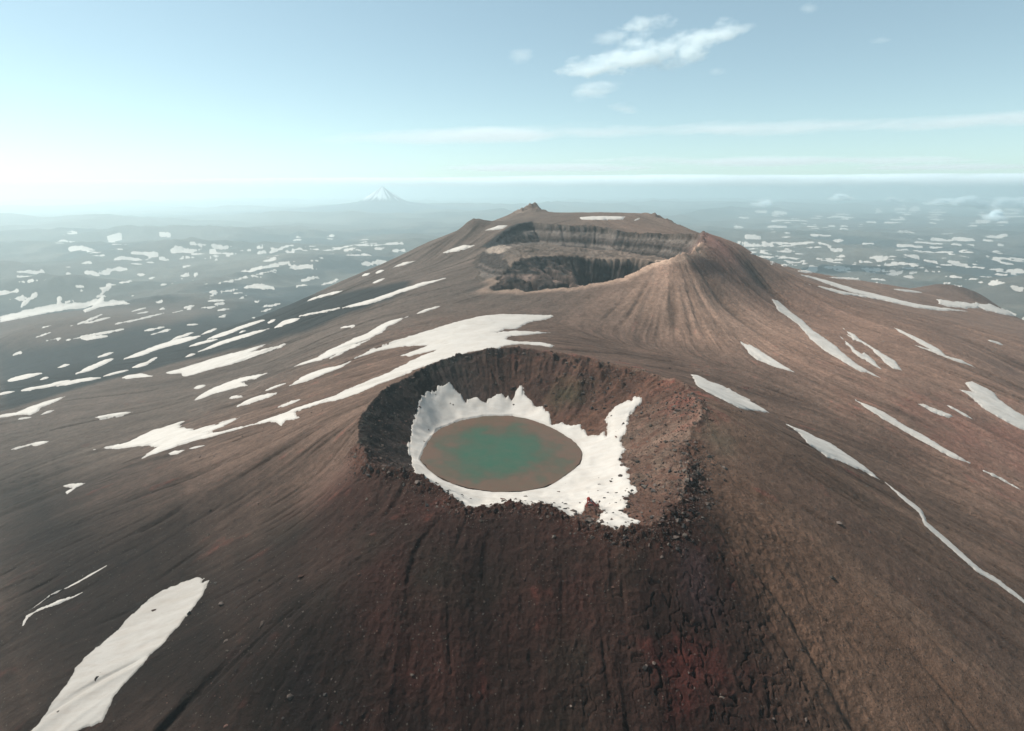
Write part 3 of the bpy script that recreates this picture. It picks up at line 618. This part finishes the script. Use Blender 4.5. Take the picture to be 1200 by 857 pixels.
# medium and small streaks on the left plain and lower slope: (points, thickness)
LEFT = [([(25,359),(35,350),(45,341.5)],4),([(95,292),(108,295),(120,297)],3),([(20,320),(50,318)],3),([(25,325),(54,324)],3),([(18,330),(44,329)],3.4),([(0,342.5),(22,341)],2.2),([(11,350),(31,349)],4.2),([(100,319),(125,317),(148,314)],3.4),([(152,308),(177,305)],2.4),([(160,322),(172,320)],2.6),([(140,332),(156,329)],3),([(96,309),(106,308)],2),([(139,303),(156,304)],3.2),([(83,382),(98,378),(119,369)],3),([(97,380),(130,372)],2.4),([(135,380),(165,374),(192,367)],3),([(160,368),(176,365)],2.2),([(78,399),(110,392),(145,386)],3.6),([(95,397),(125,394)],3.6),([(40,396),(62,389)],2.4),([(47,384),(63,381)],2.4),([(52,400),(72,396)],2.4),([(170,388),(192,383)],3),([(175,393),(200,386)],2.4),([(67,356),(72,350)],3),([(8,447),(25,443),(47,438)],5),([(47,445),(58,442)],3),([(0,462),(16,459)],2.4),([(25,458),(60,452),(82,446)],4.6),([(65,453),(95,446),(117,443)],4.4),([(68,431),(82,427)],2.4),([(90,438),(110,430),(132,421)],6),([(115,419),(133,413)],3.2),([(122,441),(150,434)],2.4),([(145,421),(165,415),(180,409),(200,403),(235,394)],6),([(155,431),(170,427),(184,419)],4.2),([(144,443),(165,440),(178,441)],4.2),([(17,416),(28,413)],2.4),([(218,300),(235,298)],4),([(248,296),(258,297)],3),([(262,298),(278,296)],3),([(281,295),(293,294)],2.4),([(303,298),(310,294)],3),([(318,293),(345,290),(372,289)],3.2),([(308,305),(323,304)],3),([(283,318),(308,314),(325,307),(337,304)],3.2),([(253,333),(282,327),(322,317)],3),([(260,342),(283,338)],2.2),([(283,338),(300,335),(322,338)],6),([(338,312),(350,313),(370,311)],5),([(364,305),(378,303)],2.6),([(354,329),(372,324)],3.6),([(347,336),(360,334)],3),([(377,334),(397,328)],3.2),([(226,328),(231,320)],3.2),([(213,326),(221,320)],2.6),([(200,334),(205,330)],2),([(245,343),(254,342)],3),([(243,353),(264,352)],2.4),([(252,357),(263,355)],2.4),([(216,361),(228,358)],3.2),([(201,367),(214,364)],2.2),([(256,364),(269,362)],2.2),([(307,360),(328,356)],2.2),([(313,379),(324,374)],4),([(322,384),(335,378),(350,374)],4.8),([(237,392),(254,385)],3),([(242,398),(265,391),(293,380),(311,375)],4.4),([(280,390),(289,387)],2.4),([(222,406),(245,400),(255,398)],3.2),([(234,412),(260,402),(290,393),(316,385)],4.2),([(200,400),(210,395),(226,390)],4.2),([(220,381),(232,380)],2.2),([(218,418),(228,415)],2.4),([(415,305),(432,309),(452,306)],3.2),([(424,298),(434,299)],2.4),([(390,290),(440,286)],2.6),([(432,289),(470,285)],2.2),([(425,323),(433,321)],2.2),([(440,320),(450,317)],2.6),([(437,332),(450,327)],2.2),([(400,384),(416,382)],2.2),([(295,373),(300,372)],2.4)]
for p, t in LEFT:
    yy = sum(q[1] for q in p)/len(p)
    if yy < 375: lb, gr = 'white snow streak scattered over the hazy plain left of the volcano', 'snow streaks on the left plain'
    else: lb, gr = 'slanting white snow streak on the dark lava slope at the left', 'snow streaks on the lower left slope'
    snow(ribbon(p, t*.82), lb, group=gr, rag=.85, dirt=.2)
RIGHT = [([(911,292),(930,292)],3.4),([(912,303),(930,305),(950,307)],4.2),([(934,318),(950,319),(960,315),(948,313)],3),([(916,311),(925,311)],3.4),([(965,311),(995,313)],3),([(940,287),(950,286)],3),([(968,325),(1010,328),(1036,328)],2.2),([(1008,306),(1012,313),(1023,314)],3.2),([(1050,307),(1075,311),(1095,319)],3.4),([(1044,318),(1062,317)],3),([(1063,321),(1080,318)],2.4),([(1095,293),(1120,299)],3),([(1128,293),(1140,296)],3),([(1093,278),(1130,281),(1161,287)],2.4),([(1107,325),(1140,324)],2.2),([(1165,318),(1185,323)],3.4),([(1180,303),(1200,303)],4),([(875,279),(890,280)],2.4),([(892,281),(900,285)],3),([(889,294),(899,297)],4),([(877,289),(890,289)],2.6),([(862,282),(875,284)],2.4),([(904,311),(908,305)],4),([(961,283),(978,294)],2.6),([(975,292),(990,300)],3),([(1010,284),(1025,288)],3),([(930,285),(950,287)],3)]
for p, t in RIGHT:
    snow(ribbon(p, t*.8), 'white snow streak on the flat blue-grey plain right of the volcano', group='snow streaks on the right plain', rag=.85, dirt=.2)
r2 = random.Random(11)
def scatter(n, x0, x1, y0, y1, lb, gr, wr, th, tilt, skip):
    k = 0
    while k < n:
        x = r2.uniform(x0, x1); y = y0+(y1-y0)*r2.random()**.8
        a, tz = aim(x, y); ci, ri = hit(x, y)
        ii, jj = int(ri), int(ci)
        if rows[ii] < 4200 or skip(x, y) or Z[ii, jj] > -780: 
            k += .2; continue
        w_ = r2.uniform(*wr)*(.6+.9*r2.random()); sl_ = tilt(x)+r2.uniform(-.16, .16)
        p = [(x+w_*(q-.5), y+sl_*w_*(q-.5)+r2.uniform(-.8, .8)) for q in (0, .33, .66, 1)]
        snow(ribbon(p, r2.uniform(*th)), lb, group=gr, rag=.7, dirt=.2); k += 1
scatter(105, 850, 1199, 268, 335, 'small white snow fleck among the many on the right plain', 'snow flecks on the right plain', (6, 17), (.9, 1.9), lambda x: .05, lambda x, y: False)
scatter(45, 850, 1199, 244, 268, 'faint far snow fleck on the hazy right plain near the horizon', 'far snow flecks on the right plain', (5, 14), (1.3, 2.), lambda x: 0, lambda x, y: False)
scatter(34, 60, 470, 272, 300, 'faint far snow fleck on the hazy left plain', 'far snow flecks on the left plain', (5, 16), (1.4, 2.2), lambda x: -.03, lambda x, y: False)
scatter(30, 5, 330, 300, 400, 'little white snow fleck on the left plain', 'snow flecks on the left plain', (5, 14), (1.6, 2.4), lambda x: -.2, lambda x, y: False)

# ---------------------------------------------------------------- crater lake
LW = [(cA[0]+.985*(x-cA[0]), cA[1]+.985*(y-cA[1])) for x, y in LAKE]
aw, rw = outline(LW, cA, 2)
nr_, na_ = 60, 180
A2 = np.linspace(-math.pi, math.pi, na_+1)[:-1]; Rw = np.interp(A2, aw, rw)*(1+.012*vnoise(A2*14, A2*0+1))
rr2 = np.linspace(0, 1, nr_); XX = cA[0]+np.outer(rr2, Rw*np.cos(A2)); YY = cA[1]+np.outer(rr2, Rw*np.sin(A2))
nn1 = fbm(XX, YY, 26, 4, k=1); nn2 = fbm(XX, YY, 9, 3, k=2)
sh = rr2[:, None]+.30*nn1+.14*nn2+.05*fbm(XX, YY, 3, 3)+.16*((XX-cA[0]-5)/90)*(XX > 0)+.13*np.clip((YY-640)/60, 0, 1.3)
lc = np.zeros(XX.shape+(3,)); lc[:] = (.028, .076, .048)
lc = mixa(lc, (.045, .068, .045), sst(.3, .75, sh)); lc = mixa(lc, (.075, .060, .042), sst(.58, .82, sh)); lc = mixa(lc, (.105, .062, .044), sst(.76, .95, sh))
lc = mixa(lc, (.06, .058, .038), np.clip(fbm(XX, YY, 18, 4, k=3)*1.3+.1, 0, 1)*.5)
id2 = np.arange(nr_*na_).reshape(nr_, na_)
fl = np.stack([id2[:-1], np.roll(id2[:-1], -1, 1), np.roll(id2[1:], -1, 1), id2[1:]], -1).reshape(-1, 4)[:, ::-1]
WM, nt = new_mat('murky_lake_water'); out = nt.nodes.new('ShaderNodeOutputMaterial'); b = nt.nodes.new('ShaderNodeBsdfPrincipled'); nt.links.new(b.outputs[0], out.inputs[0])
at = nt.nodes.new('ShaderNodeAttribute'); at.attribute_name = 'Col'; tc = nt.nodes.new('ShaderNodeTexCoord')
q = nz(nt, tc.outputs['Object'], .12, 6, .65); nt.links.new(mixc(nt, mrange(nt, q, .35, .75, 0, .45), at.outputs['Color'], (.08, .078, .055)), b.inputs['Base Color'])
b.inputs['Roughness'].default_value = .28; b.inputs['IOR'].default_value = 1.2
bp = nt.nodes.new('ShaderNodeBump'); bp.inputs['Strength'].default_value = .15; bp.inputs['Distance'].default_value = .3; nt.links.new(nz(nt, tc.outputs['Object'], .6, 3), bp.inputs['Height']); nt.links.new(bp.outputs[0], b.inputs['Normal'])
lake = mesh_obj('lake_water', np.stack([XX, YY, XX*0+LAKE_Z+.35], -1).reshape(-1, 3), fl, WM, attrs={'Col': lc.reshape(-1, 3)})
tag(lake, kind='structure')

# ---------------------------------------------------------------- camera, sun, sky
cam = bpy.data.cameras.new('camera'); co = bpy.data.objects.new('camera', cam); COL.objects.link(co); sc.camera = co
cam.sensor_fit = 'HORIZONTAL'; cam.sensor_width = 36; cam.lens = 36*F/1200; cam.clip_start = 1; cam.clip_end = 600000
co.location = (0, 0, 0); co.rotation_euler = (math.pi/2-P, 0, 0)
SAZ, SEL = math.radians(-68), math.radians(46)
from mathutils import Vector
sd = Vector((math.sin(SAZ)*math.cos(SEL), math.cos(SAZ)*math.cos(SEL), math.sin(SEL)))
sun = bpy.data.lights.new('sun', 'SUN'); sun.energy = 5.0; sun.angle = math.radians(.5); sun.color = (1.0, .95, .87)
so = bpy.data.objects.new('sun', sun); COL.objects.link(so); so.rotation_euler = sd.to_track_quat('Z', 'Y').to_euler()
w = bpy.data.worlds.new('World'); sc.world = w; w.use_nodes = True; nt = w.node_tree; nt.nodes.clear()
bg = nt.nodes.new('ShaderNodeBackground'); wo = nt.nodes.new('ShaderNodeOutputWorld'); sky = nt.nodes.new('ShaderNodeTexSky')
sky.sky_type = 'NISHITA'; sky.sun_disc = False; sky.sun_elevation = SEL; sky.sun_rotation = SAZ; sky.altitude = 1500
sky.air_density = 1.0; sky.dust_density = 1.0; sky.ozone_density = 2.0
bw = nt.nodes.new('ShaderNodeRGBToBW'); nt.links.new(sky.outputs[0], bw.inputs[0])
gr = nt.nodes.new('ShaderNodeCombineColor')
for i in range(3): nt.links.new(bw.outputs[0], gr.inputs[i])
gm = nt.nodes.new('ShaderNodeGamma'); nt.links.new(mixc(nt, .42, sky.outputs[0], gr.outputs[0]), gm.inputs[0]); gm.inputs[1].default_value = .74
tint = mixc(nt, 1.0, gm.outputs[0], (.91, 1.13, 1.10), 'MULTIPLY')
nt.links.new(tint, bg.inputs[0]); nt.links.new(bg.outputs[0], wo.inputs[0]); bg.inputs[1].default_value = .15

# ---------------------------------------------------------------- air
def box(name, x0, x1, y0, y1, z0, z1, mat):
    v = np.array([(x, y, z) for z in (z0, z1) for y in (y0, y1) for x in (x0, x1)], float)
    f = np.array([(0, 2, 3, 1), (4, 5, 7, 6), (0, 1, 5, 4), (2, 6, 7, 3), (0, 4, 6, 2), (1, 3, 7, 5)])
    return mesh_obj(name, v, f, mat, smooth=False)
HM, nt = new_mat('haze_air'); out = nt.nodes.new('ShaderNodeOutputMaterial'); pv = nt.nodes.new('ShaderNodeVolumePrincipled')
pv.inputs['Color'].default_value = (.79, .965, 1.0, 1); pv.inputs['Density'].default_value = HAZE; pv.inputs['Anisotropy'].default_value = .45
nt.links.new(pv.outputs[0], out.inputs['Volume'])
hz = box('haze', -165000, 165000, -165000, 165000, float(Z.min())-2, 190.0, HM); tag(hz, kind='stuff')

# ---------------------------------------------------------------- far snowy volcano on the horizon
def solid_cone(name, px, Yd, zbase, ztop, rad, mat):
    na, nr = 160, 60; A = np.linspace(0, 2*math.pi, na, endpoint=False); r = np.linspace(0, 1, nr)**1.8
    AA, R_ = np.meshgrid(A, r); cx, cy, _ = pt(px, 222, Yd)
    x = R_*rad*np.cos(AA); y = R_*rad*np.sin(AA)
    rm = R_*rad*(1+.12*vnoise(AA*1.6+3, R_*0+.5)); cn = np.clip(1-rm/1150, 0, 1)**1.2; sk = np.clip(np.exp(-rm/3000)-.05, 0, 1)/.95
    cn = cn*(1-.16*np.abs(vnoise(AA*5, R_*9))*(1-cn)-.10*np.abs(vnoise(AA*13, R_*14))*(1-cn)); cn = np.minimum(cn, .90+.07*vnoise(AA*2.2, R_*4))
    h = .60*sk+.40*cn+.02*vnoise(AA*5, R_*14)*np.clip(R_*4, 0, 1)*(1-R_)
    ids = np.arange(na*nr).reshape(nr, na); f = np.stack([ids[:-1], np.roll(ids[:-1], -1, 1), np.roll(ids[1:], -1, 1), ids[1:]], -1).reshape(-1, 4)[:, ::-1]
    sn = sst(.05, .25, cn+.1*vnoise(AA*16, R_*20))*sst(-.05, .25, vnoise(AA*9, R_*6))
    c = np.zeros(h.shape+(3,)); c[:] = (.008, .018, .035); c = mixa(c, (.74, .76, .78), sn)
    return mesh_obj(name, np.stack([cx+x, cy+y, zbase+(ztop-zbase)*h], -1).reshape(-1, 3), f, mat, attrs={'Col': c.reshape(-1, 3)})
MM, nt = new_mat('far_mountain'); out = nt.nodes.new('ShaderNodeOutputMaterial'); b = nt.nodes.new('ShaderNodeBsdfPrincipled'); nt.links.new(b.outputs[0], out.inputs[0])
at = nt.nodes.new('ShaderNodeAttribute'); at.attribute_name = 'Col'; nt.links.new(at.outputs['Color'], b.inputs['Base Color']); b.inputs['Roughness'].default_value = .9
fm = solid_cone('distant_mountain', 448, 28000, -1015, 165, 9000, MM); tag(fm, kind='structure')
# ---------------------------------------------------------------- loose blocks lying on the scree
def rock_mesh(sel, name, size, cols, mat):
    u = np.array([(0,0,1),(.9,0,.4),(.3,.85,.4),(-.7,.5,.4),(-.7,-.5,.4),(.3,-.85,.4),(.7,.5,-.4),(-.3,.85,-.4),(-.9,0,-.4),(-.3,-.85,-.4),(.7,-.5,-.4),(0,0,-.6)])
    f = np.array([(0,1,2),(0,2,3),(0,3,4),(0,4,5),(0,5,1),(1,6,2),(2,7,3),(3,8,4),(4,9,5),(5,10,1),(2,6,7),(3,7,8),(4,8,9),(5,9,10),(1,10,6),(6,11,7),(7,11,8),(8,11,9),(9,11,10),(10,11,6)])
    n = len(sel); ri, ci = np.unravel_index(sel, (NR, NC)); fr, fc = rng.random(n), rng.random(n); ri = np.minimum(ri, NR-2); ci = np.minimum(ci, NC-2)
    def bl(A): return (A[ri, ci]*(1-fr)+A[ri+1, ci]*fr)*(1-fc)+(A[ri, ci+1]*(1-fr)+A[ri+1, ci+1]*fr)*fc
    x, y, z = bl(X), bl(Y), bl(Z); a = rng.random(n)*6.283
    sx = size*(.7+.6*rng.random(n)); sy = size*(.7+.6*rng.random(n)); sz = size*(.45+.5*rng.random(n))
    v = u[None]*(1+.28*rng.standard_normal((n, 12, 1)))+.12*rng.standard_normal((n, 12, 3))
    vx, vy, vz = v[..., 0]*sx[:, None], v[..., 1]*sy[:, None], v[..., 2]*sz[:, None]
    c, s_ = np.cos(a)[:, None], np.sin(a)[:, None]
    V_ = np.stack([x[:, None]+vx*c-vy*s_, y[:, None]+vx*s_+vy*c, z[:, None]+vz+.15*size[:, None]], -1).reshape(-1, 3)
    Fc = (f[None]+12*np.arange(n)[:, None, None]).reshape(-1, 3)
    k = rng.integers(0, len(cols), n); cc = np.array(cols)[k]*(.6+.8*rng.random((n, 1)))
    return mesh_obj(name, V_, Fc, mat, smooth=False, attrs={'Col': np.repeat(cc, 12, 0)})
dens = wl*(.15+.85*sst(.2, .55, MK['tA']))*(.9+.9*np.clip(nD*3, 0, 1))*(sst(-.3, .5, np.cos(aA+.2))+.5)+frontd*.13*np.clip(nB+.3, 0, 1)+rimband*2.2+np.clip(ro, 0, 1)*5+.025*nearc+.5*ins*capb
dens = dens*(np.abs(AZ) < math.radians(46))*(RR > 230)*(RR < 1000)
dens[np.gradient(Z, axis=0)/np.maximum(np.gradient(RR, axis=0), .1) > 3] = 0
pr = (dens*RR).ravel(); pr = pr/pr.sum()
RM, nt = new_mat('loose_rock'); out = nt.nodes.new('ShaderNodeOutputMaterial'); b = nt.nodes.new('ShaderNodeBsdfPrincipled'); nt.links.new(b.outputs[0], out.inputs[0])
at = nt.nodes.new('ShaderNodeAttribute'); at.attribute_name = 'Col'; b.inputs['Roughness'].default_value = .95; b.inputs['Specular IOR Level'].default_value = .1
tc = nt.nodes.new('ShaderNodeTexCoord'); q = mrange(nt, nz(nt, tc.outputs['Object'], 2.0, 4), .3, .7, .7, 1.3); g_ = nt.nodes.new('ShaderNodeCombineColor')
for i in range(3): nt.links.new(q, g_.inputs[i])
nt.links.new(mixc(nt, 1.0, at.outputs['Color'], g_.outputs[0], 'MULTIPLY'), b.inputs['Base Color'])
NRK = 26000
sel = rng.choice(NR*NC, NRK, p=pr); size = .18+.34*(rng.pareto(2.7, NRK)); size = np.minimum(size, 2.4)
tag(rock_mesh(sel, 'rock_debris', size, [(.06,.045,.038),(.09,.07,.06),(.04,.035,.033),(.075,.062,.052),(.07,.04,.032)], RM), kind='stuff')
# ---------------------------------------------------------------- clouds
def cloud_volume(name, dens, nscale, stretch, thr, ani=.1, soft=.35):
    m, nt = new_mat(name); out = nt.nodes.new('ShaderNodeOutputMaterial'); pv = nt.nodes.new('ShaderNodeVolumePrincipled')
    nt.links.new(pv.outputs[0], out.inputs['Volume']); pv.inputs['Color'].default_value = (.90, .975, 1, 1); pv.inputs['Anisotropy'].default_value = ani
    tc = nt.nodes.new('ShaderNodeTexCoord'); ge = nt.nodes.new('ShaderNodeNewGeometry')
    ln = nt.nodes.new('ShaderNodeVectorMath'); ln.operation = 'LENGTH'; nt.links.new(tc.outputs['Object'], ln.inputs[0])
    mp = nt.nodes.new('ShaderNodeMapping'); nt.links.new(ge.outputs['Position'], mp.inputs[0]); mp.inputs['Scale'].default_value = stretch
    n1 = nz(nt, mp.outputs[0], nscale, 8, .66)
    fall = mrange(nt, ln.outputs['Value'], 0, 1, 1, 0)
    v = mth(nt, 'ADD', mth(nt, 'MULTIPLY', fall, .55), mth(nt, 'MULTIPLY', mth(nt, 'SUBTRACT', n1, .5), 1.5))
    d = mrange(nt, v, thr, thr+soft, 0, dens); nt.links.new(mth(nt, 'MULTIPLY', d, mth(nt, 'LESS_THAN', ln.outputs['Value'], .995)), pv.inputs['Density'])
    return m
def ball(n1=16, n2=10):
    v = [(math.cos(a)*math.cos(b), math.sin(a)*math.cos(b), math.sin(b)) for b in np.linspace(-math.pi/2, math.pi/2, n2) for a in np.linspace(0, 2*math.pi, n1, endpoint=False)]
    ids = np.arange(n1*n2).reshape(n2, n1); f = np.stack([ids[:-1], np.roll(ids[:-1], -1, 1), np.roll(ids[1:], -1, 1), ids[1:]], -1).reshape(-1, 4)
    return np.array(v), f
BV, BF = ball()
def puff(name, px, py, Yd, w_px, h_px, depth, mat, parent, rot=0.0):
    o = mesh_obj(name, BV, BF, mat, parent); x, y, z = pt(px, py, Yd); k = Yd/CP/F
    o.location = (x, y, z) if parent is None else (x-parent.location[0], y-parent.location[1], z-parent.location[2])
    o.scale = (w_px/2*k, depth, h_px/2*k); o.rotation_euler = (0, -rot, 0); return o
def cloud_root(px, py, Yd, label, cat='cloud', group=None):
    o = bpy.data.objects.new('cloud', None); COL.objects.link(o); o.location = pt(px, py, Yd); return tag(o, label, cat, group)
VM = cloud_volume('cloud_vapour', .0036, .0040, (.8, .5, 1.7), .17)
VW = cloud_volume('thin_cloud_vapour', 0.0024, .0026, (.5, .4, 2.0), .16)
VC = cloud_volume('cirrus_vapour', .0009, .00062, (.28, .12, 2.6), .10, soft=.6)
r = cloud_root(757, 55, 8000, 'largest bright wispy cloud high in the sky right of centre')
for a in [(700,78,8000,100,26,420,.10),(735,66,8000,110,34,480,.22),(775,62,8000,120,38,480,.2),(820,48,8000,95,34,420,.35),(850,40,8000,50,24,260,.3),(740,48,8200,60,20,300,.1),(680,84,8000,70,12,300,0),(800,70,8100,80,22,300,.3)]:
    puff('puff', *a[:6], VM, r, a[6])
r = cloud_root(760, 27, 8600, 'small bright puff of cloud just above the largest wispy cloud')
for a in [(757,28,8600,70,20,300,.1),(738,33,8600,40,12,200,0)]: puff('puff', *a[:6], VM, r, a[6])
r = cloud_root(712, 46, 8400, 'thin pale cloud scrap left of the small bright puff')
puff('puff', 712, 45, 8400, 60, 18, 300, VW, r); puff('puff', 612, 65, 8400, 40, 20, 260, VW, r)
r = cloud_root(705, 112, 8800, 'faint cloud wisps hanging below the largest wispy cloud')
for a in [(698,108,8800,70,24,350,.2),(722,126,8800,60,16,300,-.1),(688,104,8800,40,12,300,0)]: puff('puff', *a[:6], VW, r, a[6])
for px, py, wp, lb in ((870,34,34,'tiny faint cloud wisp right of the largest wispy cloud'),(948,11,24,'tiny faint cloud at the top edge right of centre'),(1035,47,36,'tiny faint cloud wisp at the upper right'),(838,84,34,'tiny faint cloud below the right end of the largest cloud')):
    r = cloud_root(px, py, 8800, lb); puff('puff', px, py, 8800, wp, 12, 200, VW, r)
r = cloud_root(900, 148, 22000, 'long thin cirrus streak crossing the right half of the sky above the horizon')
for a in [(1120,142,22000,420,17,3000,.045),(930,150,22000,420,16,3000,.02),(740,155,22000,420,15,3000,.01),(540,160,22000,360,12,3000,.02)]: puff('streak', *a[:6], VC, r, a[6])
r = cloud_root(820, 192, 30000, 'fainter lower cirrus streak between the long streak and the horizon')
for a in [(900,189,30000,460,11,4000,.0),(660,197,30000,360,9,4000,.0),(1120,196,30000,300,8,4000,0)]: puff('streak', *a[:6], VC, r, a[6])
VB = cloud_volume('cloud_bank_vapour', .0006, .00012, (.5, .3, 2.5), -.12, ani=.1, soft=.5)
r = cloud_root(860, 215, 100000, 'bright flat cloud bank lying along the horizon')
for a in [(1150,214.5,100000,700,20,9000),(820,215,100000,760,18,9000),(480,216,100000,760,14,9000),(150,217,100000,600,11,9000)]: puff('bank', *a, VB, r)
# small cumulus over the plain, below eye level
VK = cloud_volume('cumulus_vapour', .012, .006, (1, .6, 1.3), .02, ani=0, soft=.3)
VF = cloud_volume('far_cumulus_vapour', .006, .003, (1, .6, 1.3), .02, ani=0, soft=.3)
def cumulus(px, py, Yd, wpx, hpx, label):
    r = cloud_root(px, py, Yd, label); q = random.Random(int(px)); m = VK if Yd < 15000 else VF
    puff('puff', px, py+hpx*.2, Yd, wpx*1.25, hpx*.75, wpx*Yd/F*.4, m, r)
    for k in range(3): puff('puff', px+wpx*q.uniform(-.3, .3), py-hpx*q.uniform(0, .22), Yd, wpx*q.uniform(.45, .7), hpx*q.uniform(.8, 1.1), wpx*Yd/F*.25, m, r)
cumulus(1168, 252, 10500, 28, 13, 'nearest small white cumulus at right, lowest of the low clouds')
cumulus(1183, 238, 21000, 34, 11, 'small white cumulus at the right edge just below the horizon')
cumulus(1155, 240, 21500, 28, 8, 'flat small cumulus left of the one at the right edge')
cumulus(1133, 236, 21500, 32, 11, 'rounded small cumulus in the middle of the low right row')
cumulus(1105, 237, 22000, 36, 8, 'long flat cumulus at the left end of the low right row')
cumulus(1048, 234, 23000, 20, 6, 'tiny cumulus left of the low right cloud row')
cumulus(985, 231, 24000, 26, 8, 'small low cumulus midway between the summit and the right edge')
cumulus(891, 238, 17000, 24, 9, 'faint low cumulus above the plain right of the summit')

sc.view_settings.view_transform = 'Standard'; sc.view_settings.look = 'None'; sc.view_settings.gamma = 1; sc.view_settings.use_curve_mapping = False
sc.view_settings.exposure = EXPO
sc.cycles.use_denoising = True; sc.cycles.denoiser = 'OPENIMAGEDENOISE'; sc.cycles.denoising_input_passes = 'RGB_ALBEDO_NORMAL'; sc.cycles.denoising_prefilter = 'ACCURATE'; sc.cycles.volume_bounces = 6; sc.cycles.max_bounces = 8; sc.cycles.diffuse_bounces = 3
sc.cycles.volume_max_steps = 256
